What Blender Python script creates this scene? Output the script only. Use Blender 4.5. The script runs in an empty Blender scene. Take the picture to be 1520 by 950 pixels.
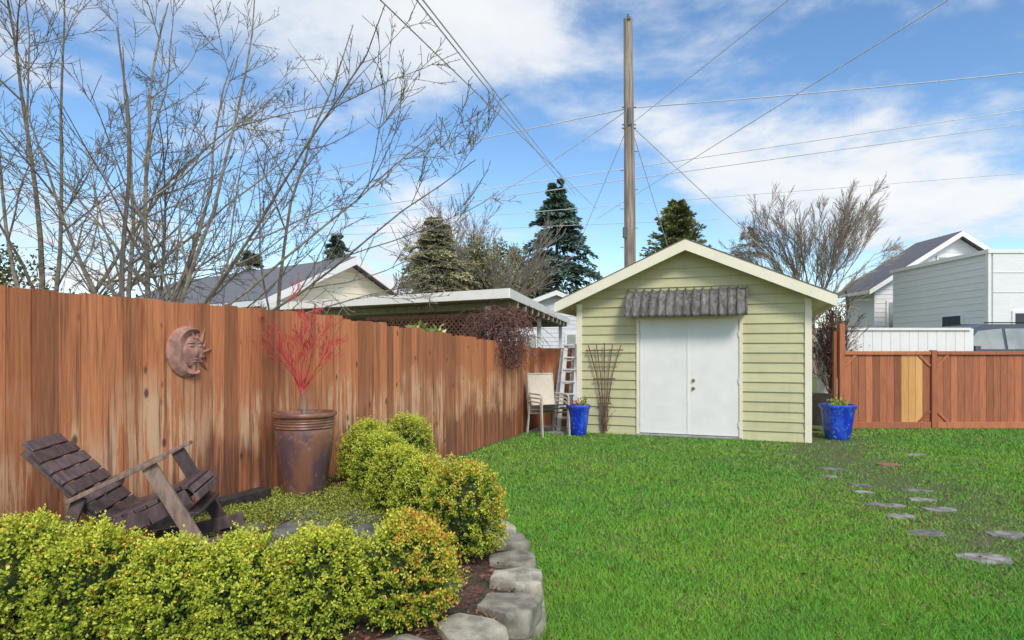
import bpy, bmesh, math, random
import numpy as np
from mathutils import Vector, Matrix, Euler, noise
random.seed(7); R=np.random.default_rng(7)
scene=bpy.context.scene
COL=scene.collection

# ---------------------------------------------------------------- helpers
class MB:
    def __init__(s): s.v=[];s.f=[];s.m=[];s.r=[];s.mats=[]
    def mi(s,mat):
        if mat not in s.mats: s.mats.append(mat)
        return s.mats.index(mat)
    def raw(s,vs,fs,mat,rnd=None):
        b=len(s.v); rnd=random.random() if rnd is None else rnd
        s.v.extend([tuple(v) for v in vs]); s.r.extend([rnd]*len(vs))
        i=s.mi(mat)
        for f in fs: s.f.append(tuple(b+k for k in f)); s.m.append(i)
    def box(s,c,sz,mat,rot=None,rnd=None):
        x,y,z=[k/2 for k in sz]
        vs=[Vector(p) for p in [(-x,-y,-z),(x,-y,-z),(x,y,-z),(-x,y,-z),(-x,-y,z),(x,-y,z),(x,y,z),(-x,y,z)]]
        if rot is not None:
            Rm=rot if isinstance(rot,Matrix) else Euler(rot).to_matrix()
            vs=[Rm@v for v in vs]
        c=Vector(c); vs=[v+c for v in vs]
        s.raw(vs,[(0,3,2,1),(4,5,6,7),(0,1,5,4),(1,2,6,5),(2,3,7,6),(3,0,4,7)],mat,rnd)
    def beam(s,p0,p1,w,h,mat,side=(0,1,0),rnd=None):
        p0=Vector(p0);p1=Vector(p1);d=(p1-p0);L=d.length;d.normalize()
        sd=Vector(side);sd=(sd-d*sd.dot(d)).normalized();u=d.cross(sd)
        Rm=Matrix((d,sd,u)).transposed()
        s.box((p0+p1)/2,(L,w,h),mat,Rm,rnd)
    def prism(s,pts,ext,mat,rnd=None):
        n=len(pts);e=Vector(ext)
        vs=[Vector(p) for p in pts]+[Vector(p)+e for p in pts]
        fs=[tuple(range(n)),tuple(range(2*n-1,n-1,-1))]+[(i,(i+1)%n,n+(i+1)%n,n+i) for i in range(n)]
        s.raw(vs,fs,mat,rnd)
    def tube(s,pts,rad,n,mat,rnd=None,cap=False):
        pts=[Vector(p) for p in pts];k=len(pts)
        if not hasattr(rad,'__len__'): rad=[rad]*k
        vs=[];fs=[]
        for i,p in enumerate(pts):
            t=(pts[min(i+1,k-1)]-pts[max(i-1,0)])
            if t.length<1e-9: t=Vector((0,0,1))
            t.normalize()
            ref=Vector((0.31,0.95,0.05)) if abs(t.y)<0.9 else Vector((1,0,0))
            a=t.cross(ref).normalized();b=t.cross(a)
            for j in range(n):
                an=2*math.pi*j/n
                vs.append(p+(a*math.cos(an)+b*math.sin(an))*rad[i])
        for i in range(k-1):
            for j in range(n):
                fs.append((i*n+j,i*n+(j+1)%n,(i+1)*n+(j+1)%n,(i+1)*n+j))
        if cap: fs.append(tuple(range(n-1,-1,-1)));fs.append(tuple((k-1)*n+j for j in range(n)))
        s.raw(vs,fs,mat,rnd)
    def lathe(s,prof,c,n,mat,rnd=None,rfun=None):
        vs=[];fs=[];k=len(prof)
        for (r,z) in prof:
            for j in range(n):
                an=2*math.pi*j/n; rr=r*(rfun(an,z) if rfun else 1)
                vs.append((c[0]+rr*math.cos(an),c[1]+rr*math.sin(an),c[2]+z))
        for i in range(k-1):
            for j in range(n):
                fs.append((i*n+j,i*n+(j+1)%n,(i+1)*n+(j+1)%n,(i+1)*n+j))
        fs.append(tuple(range(n-1,-1,-1)));fs.append(tuple((k-1)*n+j for j in range(n)))
        s.raw(vs,fs,mat,rnd)
    def build(s,name,parent=None,smooth=False,bevel=0,recalc=True,sharp=40):
        me=bpy.data.meshes.new(name);me.from_pydata(s.v,[],s.f)
        for m in s.mats: me.materials.append(m)
        me.polygons.foreach_set('material_index',s.m)
        a=me.attributes.new('rnd','FLOAT','POINT');a.data.foreach_set('value',s.r)
        if recalc:
            bm=bmesh.new();bm.from_mesh(me);bmesh.ops.recalc_face_normals(bm,faces=bm.faces);bm.to_mesh(me);bm.free()
        if smooth:
            me.polygons.foreach_set('use_smooth',[True]*len(me.polygons))
        me.update()
        ob=bpy.data.objects.new(name,me);COL.objects.link(ob)
        if parent: ob.parent=parent
        if bevel:
            b=ob.modifiers.new('b','BEVEL');b.width=bevel;b.segments=2;b.limit_method='ANGLE'
        if smooth:
            try:
                me.set_sharp_from_angle(angle=math.radians(sharp))
            except Exception: pass
        return ob
def empty(name,loc=(0,0,0),rz=0):
    e=bpy.data.objects.new(name,None);COL.objects.link(e);e.location=loc;e.rotation_euler=(0,0,rz);e.empty_display_size=.2
    return e
def polys(name,V,C,mat,parent=None):
    """V (N,k,3) polygons, C (N,3) colours"""
    N,k,_=V.shape
    me=bpy.data.meshes.new(name)
    me.vertices.add(N*k);me.vertices.foreach_set('co',V.astype(np.float32).ravel())
    me.loops.add(N*k);me.loops.foreach_set('vertex_index',np.arange(N*k,dtype=np.int32))
    me.polygons.add(N);me.polygons.foreach_set('loop_start',np.arange(0,N*k,k,dtype=np.int32))
    try: me.polygons.foreach_set('loop_total',np.full(N,k,dtype=np.int32))
    except Exception: pass
    a=me.attributes.new('Col','FLOAT_COLOR','POINT')
    cc=np.ones((N,k,4),np.float32);cc[:,:,:3]=C[:,None,:]
    a.data.foreach_set('color',cc.ravel())
    me.materials.append(mat);me.update(calc_edges=True);me.validate()
    ob=bpy.data.objects.new(name,me);COL.objects.link(ob)
    if parent: ob.parent=parent
    return ob
def unit(a): return a/(np.linalg.norm(a,axis=-1,keepdims=True)+1e-9)
def leafquads(c,ax,l,w,twist=None):
    ax=unit(ax);N=len(c)
    rv=R.normal(size=(N,3)) if twist is None else twist
    b=unit(np.cross(ax,rv));l=np.broadcast_to(l,(N,))[:,None];w=np.broadcast_to(w,(N,))[:,None]
    return np.stack([c,c+ax*l*.5+b*w*.5,c+ax*l,c+ax*l*.5-b*w*.5],axis=1)
def sn(x,y,s=1.0,o=0.0):
    x=x*s;y=y*s
    return (np.sin(x*1.3+o+1.7*np.sin(y*.9+o))+np.sin(y*1.7-o+1.3*np.sin(x*1.1+2*o))+np.sin((x+y)*2.3+o*3)*.6)/2.6

# ---------------------------------------------------------------- materials
def newmat(name):
    m=bpy.data.materials.new(name);m.use_nodes=True;nt=m.node_tree
    return m,nt,nt.nodes['Principled BSDF']
def N(nt,t,**k):
    n=nt.nodes.new(t)
    for a,b in k.items(): setattr(n,a,b)
    return n
def noise_node(nt,vec,scale,detail=5,rough=.6):
    n=N(nt,'ShaderNodeTexNoise');n.inputs['Scale'].default_value=scale;n.inputs['Detail'].default_value=detail
    n.inputs['Roughness'].default_value=rough;nt.links.new(vec,n.inputs['Vector']);return n
def mapping(nt,sc=(1,1,1)):
    t=N(nt,'ShaderNodeTexCoord');mp=N(nt,'ShaderNodeMapping');mp.inputs['Scale'].default_value=sc
    nt.links.new(t.outputs['Object'],mp.inputs['Vector']);return mp.outputs['Vector']
def maprange(nt,val,a,b,c=0,d=1,smooth=True):
    n=N(nt,'ShaderNodeMapRange');n.interpolation_type='SMOOTHSTEP' if smooth else 'LINEAR'
    n.inputs['From Min'].default_value=a;n.inputs['From Max'].default_value=b
    n.inputs['To Min'].default_value=c;n.inputs['To Max'].default_value=d
    nt.links.new(val,n.inputs['Value']);return n.outputs['Result']
def mix(nt,fac,a,b,mode='MIX'):
    n=N(nt,'ShaderNodeMixRGB');n.blend_type=mode
    for i,x in ((0,fac),(1,a),(2,b)):
        if hasattr(x,'default_value') or hasattr(x,'links'): nt.links.new(x,n.inputs[i])
        elif i==0: n.inputs[0].default_value=x
        else: n.inputs[i].default_value=(*x,1)
    return n.outputs[0]
def mul(nt,a,b,op='MULTIPLY'):
    n=N(nt,'ShaderNodeMath');n.operation=op
    for i,x in ((0,a),(1,b)):
        if isinstance(x,(int,float)): n.inputs[i].default_value=x
        else: nt.links.new(x,n.inputs[i])
    return n.outputs[0]
def rndval(nt,col,amt):
    at=N(nt,'ShaderNodeAttribute',attribute_name='rnd')
    v=maprange(nt,at.outputs['Fac'],0,1,1-amt,1+amt,False)
    h=N(nt,'ShaderNodeHueSaturation');nt.links.new(v,h.inputs['Value']);nt.links.new(col,h.inputs['Color']);return h.outputs['Color']
def bump(nt,bs,h,st,dist=.01):
    b=N(nt,'ShaderNodeBump');b.inputs['Strength'].default_value=st;b.inputs['Distance'].default_value=dist
    nt.links.new(h,b.inputs['Height']);nt.links.new(b.outputs['Normal'],bs.inputs['Normal'])
def M(name,c1,c2=None,sc=(1,1,1),ns=6,rough=.7,bs=.3,bd=.01,rnd=.1,metal=0,lo=.35,hi=.65,detail=5,dirt=0):
    m,nt,b=newmat(name);c2=c2 or tuple(x*.75 for x in c1)
    v=mapping(nt,sc);n=noise_node(nt,v,ns,detail)
    c=mix(nt,maprange(nt,n.outputs['Fac'],lo,hi),c1,c2)
    if dirt:
        n2=noise_node(nt,mapping(nt,(1.6,1.6,.35)),2.3,5,.7);c=mix(nt,maprange(nt,n2.outputs['Fac'],.46,.72,0,dirt),c,tuple(x*.5 for x in c1))
    if rnd: c=rndval(nt,c,rnd)
    nt.links.new(c,b.inputs['Base Color']);b.inputs['Roughness'].default_value=rough;b.inputs['Metallic'].default_value=metal
    if bs: bump(nt,b,n.outputs['Fac'],bs,bd)
    return m
def leafmat(name):
    m,nt,b=newmat(name);at=N(nt,'ShaderNodeAttribute',attribute_name='Col')
    d=N(nt,'ShaderNodeBsdfDiffuse');nt.links.new(at.outputs['Color'],d.inputs['Color'])
    nt.links.new(d.outputs[0],nt.nodes['Material Output'].inputs['Surface']);nt.nodes.remove(b);return m
def glossleaf(name):
    m,nt,b=newmat(name);at=N(nt,'ShaderNodeAttribute',attribute_name='Col')
    nt.links.new(at.outputs['Color'],b.inputs['Base Color']);b.inputs['Roughness'].default_value=.45
    b.inputs['Specular IOR Level'].default_value=.3;return m
LEAF=leafmat('leaf');GRASS=leafmat('grass_blade');BOX=glossleaf('boxwood_leaf')
def fence_mat(name,ca,cb,weather=True):
    m,nt,b=newmat(name)
    g=noise_node(nt,mapping(nt,(28,28,1.3)),2.0,6,.7)
    c=mix(nt,maprange(nt,g.outputs['Fac'],.3,.7),ca,cb)
    c=rndval(nt,c,.34)
    if weather:
        tc=N(nt,'ShaderNodeTexCoord');sp=N(nt,'ShaderNodeSeparateXYZ');nt.links.new(tc.outputs['Object'],sp.inputs[0])
        z=sp.outputs['Z']
        big=noise_node(nt,mapping(nt,(1.2,1.2,1.0)),1.3,3)
        lvl=mul(nt,z,mul(nt,maprange(nt,big.outputs['Fac'],.3,.7,-.35,.35,False),1.0),'ADD')
        s1=noise_node(nt,mapping(nt,(10,10,.5)),1.9,6,.75)
        hi=mul(nt,maprange(nt,lvl,.35,.60),maprange(nt,lvl,1.30,.80))
        pk=mul(nt,maprange(nt,s1.outputs['Fac'],.45,.53),hi)
        at=N(nt,'ShaderNodeAttribute',attribute_name='rnd')
        pk=mul(nt,pk,maprange(nt,at.outputs['Fac'],.1,.5,.15,.95))
        c=mix(nt,pk,c,(.70,.45,.27))
        s2=noise_node(nt,mapping(nt,(8,8,.3)),2.6,5,.7)
        dk=mul(nt,maprange(nt,s2.outputs['Fac'],.40,.58,.1,.85),maprange(nt,lvl,.85,.35))
        c=mix(nt,dk,c,(.13,.06,.04))
        c=mix(nt,maprange(nt,s2.outputs['Fac'],.52,.68,0,.75),c,(.13,.055,.035))
        c=mix(nt,maprange(nt,s1.outputs['Fac'],.40,.28,0,.5),c,(.62,.32,.16))
        kn=N(nt,'ShaderNodeTexVoronoi');kn.inputs['Scale'].default_value=1.0
        nt.links.new(mapping(nt,(6,6,3.2)),kn.inputs['Vector'])
        c=mix(nt,maprange(nt,kn.outputs['Distance'],.15,.06,0,.85),c,(.07,.03,.02))
    nt.links.new(c,b.inputs['Base Color']);b.inputs['Roughness'].default_value=.75
    bump(nt,b,g.outputs['Fac'],.6,.006);return m
FENCE=fence_mat('cedar_stained',(.55,.205,.085),(.37,.125,.052))
FENCE2=fence_mat('cedar_red',(.46,.165,.075),(.30,.095,.045),False)
FENCEY=fence_mat('cedar_new',(.62,.34,.13),(.50,.25,.08),False)
SIDING=M('siding_sage',(.57,.55,.32),(.52,.50,.285),(.6,.6,6),4,.55,.12,.003,.06,dirt=.2)
CREAM=M('trim_cream',(.88,.82,.66),(.83,.77,.60),(1,1,1),3,.5,.1,.002,.03,dirt=.12)
FASC=M('fascia_white',(.90,.86,.80),(.84,.80,.74),(1,1,1),3,.5,.1,.002,.03,dirt=.08)
WHITE=M('paint_white',(.85,.845,.82),(.80,.795,.775),(1,1,1),3,.4,.05,.002,.02,dirt=.06)
WHITEH=M('house_white',(.82,.82,.82),(.76,.77,.78),(1,1,8),2,.6,.1,.004,.04)
GREYW=M('house_grey',(.72,.73,.76),(.66,.68,.72),(1,1,6),2,.6,.1,.004,.04)
SHING=M('shingle_grey',(.17,.175,.20),(.10,.105,.12),(3,3,9),4,.9,.5,.01,.1)
SHINGB=M('shingle_brown',(.20,.18,.16),(.12,.11,.10),(3,3,9),4,.9,.5,.01,.1)
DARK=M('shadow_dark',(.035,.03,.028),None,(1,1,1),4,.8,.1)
AWN=M('awning_metal',(.075,.065,.06),(.20,.185,.17),(9,9,.8),2.4,.65,.25,.003,.35,metal=0)
BRASS=M('brass',(.45,.38,.2),None,(1,1,1),9,.3,0,metal=.9)
POLE=M('pole_wood',(.38,.32,.26),(.18,.145,.12),(10,10,.5),2,.9,.6,.02,.05)
BARK=M('bark_grey',(.22,.18,.155),(.12,.095,.08),(6,6,2),3,.9,.5,.01,.3)
BARKP=M('bark_pale',(.38,.32,.26),(.24,.20,.17),(6,6,2),3,.9,.3,.01,.3)
LICH=M('bark_lichen',(.25,.225,.165),(.125,.10,.088),(3,3,3),5,.95,.5,.01,.3)
REDTW=M('twig_red',(.72,.07,.09),(.5,.06,.06),(1,1,1),9,.5,.1,.002,.3)
VINEM=M('vine_brown',(.19,.10,.085),(.10,.05,.045),(1,1,1),9,.9,.2,.002,.5)
STONE=M('wall_block',(.42,.385,.31),(.17,.155,.125),(1,1,1),11,.9,.9,.015,.30,detail=10,lo=.3,hi=.7)
SLATE=M('slate',(.20,.20,.20),(.10,.105,.105),(1,1,1),9,.6,.6,.01,.3)
STEP=M('step_stone',(.29,.29,.265),(.12,.12,.105),(1,1,1),11,.8,.6,.01,.3)
BRICKR=M('brick_red',(.36,.15,.10),(.2,.09,.06),(1,1,1),9,.8,.4,.01,.2)
CHAIRW=M('chair_wood',(.14,.095,.095),(.07,.05,.052),(9,9,2),3,.5,.5,.004,.35)
ARMW=M('arm_wood',(.33,.235,.185),(.18,.125,.10),(7,7,2),4,.6,.5,.004,.15)
TREL=M('trellis_wood',(.20,.11,.075),(.12,.065,.045),(6,6,2),4,.7,.3,.004,.3)
TIMB=M('timber_black',(.06,.05,.042),(.03,.025,.02),(4,4,9),4,.8,.7,.01,.2)
BEIGE=M('sling_beige',(.66,.60,.50),(.58,.52,.43),(1,1,1),30,.8,.2,.002,.05)
ALU=M('aluminium',(.70,.71,.71),(.60,.61,.61),(1,1,1),9,.45,.05,.002,.05)
FRAMEM=M('frame_taupe',(.60,.56,.48),(.5,.46,.39),(1,1,1),9,.4,.05,.002,.05)
TERRA=M('terracotta',(.50,.26,.20),(.28,.15,.12),(1,1,1),16,.75,.5,.004,.03)
GLASS=M('glass_dark',(.04,.05,.065),(.03,.04,.05),(1,1,1),2,.3,0)
GLASSL=M('glass_light',(.40,.43,.42),(.25,.28,.28),(1,1,1),1.2,.12,0)
CARP=M('car_paint',(.085,.095,.12),(.08,.09,.11),(1,1,1),1,.3,0,metal=.2)
TYRE=M('tyre',(.02,.02,.02),None,(1,1,1),9,.9,.2)
WIRE=M('wire',(.72,.74,.78),None,(1,1,1),3,.6,0)
WIRED=M('wire_dark',(.12,.13,.16),None,(1,1,1),3,.7,0)
CONC=M('concrete',(.40,.41,.42),(.26,.27,.28),(1,1,1),4,.9,.4,.01,.1)
LATT=M('lattice_wood',(.42,.18,.12),(.28,.12,.08),(3,3,3),4,.8,.3,.004,.2)
CEIL=M('carport_ceiling',(.50,.44,.37),(.34,.30,.25),(1,6,1),4,.8,.2,.004,.1)
SOIL=M('potting_soil',(.06,.04,.03),None,(1,1,1),30,.95,.8,.01,.1)
def mulch_mat():
    m,nt,b=newmat('mulch');v=mapping(nt)
    vo=N(nt,'ShaderNodeTexVoronoi');vo.inputs['Scale'].default_value=38;nt.links.new(v,vo.inputs['Vector'])
    n=noise_node(nt,v,7,6)
    c=mix(nt,maprange(nt,n.outputs['Fac'],.4,.6),(.12,.065,.045),(.06,.045,.035))
    c=mix(nt,.35,c,vo.outputs['Color'],'SOFT_LIGHT')
    nt.links.new(c,b.inputs['Base Color']);b.inputs['Roughness'].default_value=.95
    bump(nt,b,vo.outputs['Distance'],.8,.02);return m
MULCH=mulch_mat()
def ground_mat():
    m,nt,b=newmat('lawn_ground');v=mapping(nt)
    n=noise_node(nt,v,1.1,6,.7);n2=noise_node(nt,v,45,4,.8)
    c=mix(nt,maprange(nt,n2.outputs['Fac'],.3,.7),(.06,.10,.025),(.12,.22,.04))
    c=mix(nt,maprange(nt,n.outputs['Fac'],.48,.62,.15,.7),c,(.17,.145,.08))
    nt.links.new(c,b.inputs['Base Color']);b.inputs['Roughness'].default_value=.95
    bump(nt,b,n2.outputs['Fac'],1,.03);return m
GROUND=ground_mat()
def glaze(name,c1,c2,c3,sc,rough=.18):
    m,nt,b=newmat(name)
    n=noise_node(nt,mapping(nt,(1,1,.35)),sc,5,.6);n2=noise_node(nt,mapping(nt,(1,1,1)),sc*2.5,5,.7)
    c=mix(nt,maprange(nt,n.outputs['Fac'],.42,.62),c1,c2)
    c=mix(nt,maprange(nt,n2.outputs['Fac'],.55,.68,0,.8),c,c3)
    nt.links.new(c,b.inputs['Base Color']);b.inputs['Roughness'].default_value=rough
    b.inputs['Coat Weight'].default_value=.3
    bump(nt,b,n2.outputs['Fac'],.25,.005);return m
BLUE=glaze('glaze_blue',(.012,.04,.50),(.03,.11,.66),(.20,.38,.80),7)
URN=glaze('glaze_brown',(.24,.11,.07),(.12,.075,.085),(.28,.20,.19),6,.25)
URNR=M('urn_rim',(.30,.14,.08),(.15,.075,.055),(1,1,3),9,.35,.3,.004,.05)

# ---------------------------------------------------------------- survey of the yard
CAMZ=1.5
def fx(y): return -0.855+(y-8.83)*(1.1/2.97)      # x of the side fence at a given y
FD=Vector((.347,.938,0)); FN=Vector((.938,-.347,0))
wall_pts=[(-1.08,7.75),(-.86,7.2),(-.5,5.95),(-.2,4.85),(-.05,4.2),(.02,3.75),(.02,3.38),(-.06,3.02),(-.28,2.76),(-.6,2.55),(-1.1,2.32),(-1.8,2.18),(-2.6,2.1),(-3.2,2.05)]
def catmull(P,n=14):
    P=[Vector(p) for p in P];P=[P[0]*2-P[1]]+P+[P[-1]*2-P[-2]];o=[]
    for i in range(1,len(P)-2):
        for k in range(n):
            t=k/n;a,b,c,d=P[i-1],P[i],P[i+1],P[i+2]
            o.append(.5*((2*b)+(c-a)*t+(2*a-5*b+4*c-d)*t*t+(3*b-a-3*c+d)*t**3))
    o.append(P[-2]);return o
WC=catmull(wall_pts)
def bedz(x,y): return .215+.06*np.clip((-x-.7)/1.6,0,1)

# ---------------------------------------------------------------- ground
def sstep(a,b,x): t=np.clip((x-a)/(b-a),0,1);return t*t*(3-2*t)
def gz(x,y): return .4*float(sstep(12.6,14.2,y)*sstep(5.2,6.6,x))
xs=sorted(set([-400,-200,-100,-60,-40,-30,-20,-15]+[k*.5 for k in range(-24,41)]+[22,25,30,40,60,100,200,400]))
ys=sorted(set([-60,-30,-15,-8,-4]+[k*.4 for k in range(0,45)]+[19,22,26,30,40,60,100,200,400,600]))
vs=[(x,y,gz(x,y)) for y in ys for x in xs];nx=len(xs)
fs=[(j*nx+i,j*nx+i+1,(j+1)*nx+i+1,(j+1)*nx+i) for j in range(len(ys)-1) for i in range(nx-1)]
g=MB();g.raw(vs,fs,GROUND);g.build('ground',smooth=True)

# bed
g=MB();nu=len(WC);nv=26;vs=[];fs=[]
y0,y1=7.95,1.9
for i,w in enumerate(WC):
    u=i/(nu-1);yf=y0+(y1-y0)*u;F=Vector((fx(yf)+.0,yf))
    for j in range(nv):
        t=j/(nv-1);p=w.lerp(F,t)
        z=float(bedz(p.x,p.y))+.012*noise.noise(Vector((p.x*6,p.y*6,0)))
        vs.append((p.x,p.y,z))
for i in range(nu-1):
    for j in range(nv-1): fs.append((i*nv+j,i*nv+j+1,(i+1)*nv+j+1,(i+1)*nv+j))
g.raw(vs,fs,MULCH);g.build('garden_bed_soil',smooth=True)

# retaining wall
def rough_prism(mb,plan,z0,z1,c,ang,mat,amp=.012,bev=.016,cuts=2,seed=0):
    bm=bmesh.new()
    vb=[bm.verts.new((x,y,z0)) for x,y in plan];vt=[bm.verts.new((x,y,z1)) for x,y in plan];n=len(plan)
    bm.faces.new(vt);bm.faces.new(vb[::-1])
    for i in range(n): bm.faces.new((vb[i],vb[(i+1)%n],vt[(i+1)%n],vt[i]))
    bmesh.ops.bevel(bm,geom=list(bm.edges),offset=bev,segments=2,affect='EDGES',profile=.6)
    bmesh.ops.triangulate(bm,faces=[f for f in bm.faces if len(f.verts)>4])
    bmesh.ops.subdivide_edges(bm,edges=[e for e in bm.edges if e.calc_length()>.04],cuts=cuts,use_grid_fill=True)
    Rm=Matrix.Rotation(ang,3,'Z');C=Vector(c)
    bm.verts.index_update();vs=[]
    for v in bm.verts:
        q=v.co*9+Vector((seed*3.1,seed*1.7,seed));d=noise.noise(q)*amp+noise.noise(q*3)*amp*.6
        p=v.co+Vector((v.co.x,v.co.y,0)).normalized()*d+Vector((0,0,noise.noise(q+Vector((9,9,9)))*amp*.7))
        vs.append(Rm@p+C)
    mb.raw(vs,[[v.index for v in f.verts] for f in bm.faces],mat);bm.free()
wb=MB();acc=0;k=0
plan=[(-.080,-.15),(.080,-.15),(.160,.03),(.115,.135),(-.115,.135),(-.160,.03)]
for course in range(2):
    acc=0;nxt=.05+course*.17
    for i in range(1,len(WC)):
        a,b=WC[i-1],WC[i];L=(b-a).length
        while acc+L>nxt:
            p=a.lerp(b,(nxt-acc)/L);t=(b-a).normalized();ang=math.atan2(t.y,t.x)
            s=random.uniform(.93,1.0);pl=[(x*s,y) for x,y in plan]
            nrm=Vector((-t.y,t.x));p=p+nrm*random.uniform(-.012,.012)+nrm*(.02 if course==0 else 0)
            k+=1
            rough_prism(wb,pl,0,.125,(p.x,p.y,[-.01,.124][course]+random.uniform(-.006,.010)),ang+random.uniform(-.08,.08),STONE,seed=k,amp=.012 if p.y<5 else .008,bev=.020,cuts=2 if p.y<5 and p.x>-1.2 else 1)
            nxt+=.350
        acc+=L
wb.build('retaining_wall',smooth=True,sharp=28)

# flagstones of the little patio, and stepping stones in the lawn
def irr(w,h,n=8):
    out=[]
    for i in range(n):
        a=2*math.pi*i/n+random.uniform(-.22,.22);r=random.uniform(.82,1.12)
        out.append((w/2*r*math.cos(a)/max(abs(math.cos(a)),abs(math.sin(a)))**.5,h/2*r*math.sin(a)/max(abs(math.cos(a)),abs(math.sin(a)))**.5))
    return out
fl=MB()
for i,(x,y,w,h) in enumerate([(-1.95,4.25,.5,.4),(-1.45,4.35,.45,.42),(-1.0,4.3,.4,.38),(-1.7,3.85,.5,.36),(-1.18,3.9,.46,.36),(-.75,3.95,.34,.36),(-1.35,3.5,.5,.3),(-.82,3.55,.44,.32),(-.42,3.4,.3,.26),(-1.2,4.72,.44,.3),(-1.6,4.75,.36,.28)]):
    rough_prism(fl,irr(w,h),0,.04,(x,y,float(bedz(x,y))),random.uniform(-.2,.2),SLATE,seed=i,amp=.006,bev=.008,cuts=1)
fl.build('flagstone_patio',smooth=True)
steps=[(3.42,4.53,.36,.26,0),(3.39,5.15,.30,.20,0),(3.51,5.69,.28,.18,0),(4.05,5.94,.34,.16,0),(3.66,6.10,.38,.14,0),(4.15,6.32,.32,.14,0),(3.73,6.66,.22,.14,0),(4.05,5.12,.30,.2,0),(3.9,7.02,.24,.18,0),(4.98,8.3,.30,.26,1),(5.85,9.1,.28,.2,0),(3.81,7.5,.2,.16,0),(4.07,7.97,.3,.16,0),(4.35,6.75,.32,.14,0)]
st=MB()
for i,(x,y,w,h,c) in enumerate(steps):
    rough_prism(st,irr(w,h),0,.05,(x,y,-.036),random.uniform(-.3,.3),BRICKR if c else STEP,seed=i+40,amp=.006,bev=.008,cuts=1)
st.build('stepping_stone_path',smooth=True)
pd=MB();pd.box((.95,12.0,.01),(1.0,1.1,.03),CONC,(0,0,-.354));pd.build('concrete_pad')

# ---------------------------------------------------------------- grass
def inpoly(px,py,P):
    ins=np.zeros(len(px),bool);n=len(P);j=n-1
    for i in range(n):
        xi,yi=P[i];xj,yj=P[j]
        c=((yi>py)!=(yj>py))&(px<(xj-xi)*(py-yi)/(yj-yi+1e-12)+xi);ins^=c;j=i
    return ins
outer=[]
for i,w in enumerate(WC[::3]):
    a=WC[max(i*3-1,0)];b=WC[min(i*3+1,len(WC)-1)];t=(b-a).normalized();nrm=Vector((-t.y,t.x));outer.append((w.x+nrm.x*.13,w.y+nrm.y*.13))
bedpoly=outer+[(-4,2.0),(-4,8.1),(-1.3,8.1)]
n=480000
u=R.random(n);ya,yb=2.2,13.0;pw=-.6
Y=(ya**pw+u*(yb**pw-ya**pw))**(1/pw)
X=R.uniform(-3.5,11.5,n)
X=np.where(R.random(n)<.80,R.uniform(-.35,.95,n)*Y,X)
keep=(X>fx(Y)+.07+.10*R.random(n))&~inpoly(X,Y,bedpoly)&(X<11.5)
for (x,y,w,h,c) in steps: keep&=(((X-x)/(w*.5))**2+((Y-y)/(h*.5))**2)>.5+.5*R.random(n)
sx=(X-1.23)*.938+(Y-11.69)*(-.347);sy=(X-1.23)*.347+(Y-11.69)*.938
keep&=~((sx>-.9)&(sx<4.05)&(sy>-.03)&(sy<3.7))
keep&=~((X>5.5)&(Y>12.15))
path=np.exp(-(((X-4.1-(Y-6)*.22)/.9)**2))*np.clip((Y-3.6)/1,0,1)
bare=sn(X,Y,1.7,1.0)*.45+sn(X,Y,6,2.)*.35+sn(X,Y,17,.7)*.35
thr=bare*.6+R.random(n)*.75-path*.6-.15*sstep(6,11,Y)
keep&=thr>-.16
X=X[keep];Y=Y[keep];bare=bare[keep];path=path[keep];n=len(X)
h=(.022+.020*R.random(n))*(1+.35*sn(X,Y,3,.5))*(1-.35*path);wd=.0036+.0012*Y
a=R.random(n)*2*np.pi;lean=R.normal(size=(n,2))*.6
base=np.stack([X,Y,np.zeros(n)-.002],1);side=np.stack([np.cos(a),np.sin(a),np.zeros(n)],1)*(wd*.5)[:,None]
tip=base+np.stack([lean[:,0]*h,lean[:,1]*h,h],1)
V=np.stack([base-side,base+side,tip],1)
p=np.clip(sn(X,Y,.9,.3)*.4+sn(X,Y,4.3,1.3)*.35+.5,0,1);q=R.random(n)
c=np.stack([.115+.10*p+.06*q*q,.325+.09*p+.07*q,.045+.025*q],1)*(.74+.45*R.random(n))[:,None]
dry=R.random(n)<.05+.36*path+.08*(p>.75)
c[dry]=np.array([.34,.30,.16])*(.55+.5*R.random(dry.sum()))[:,None]
polys('lawn_grass',V,c,GRASS)

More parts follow.
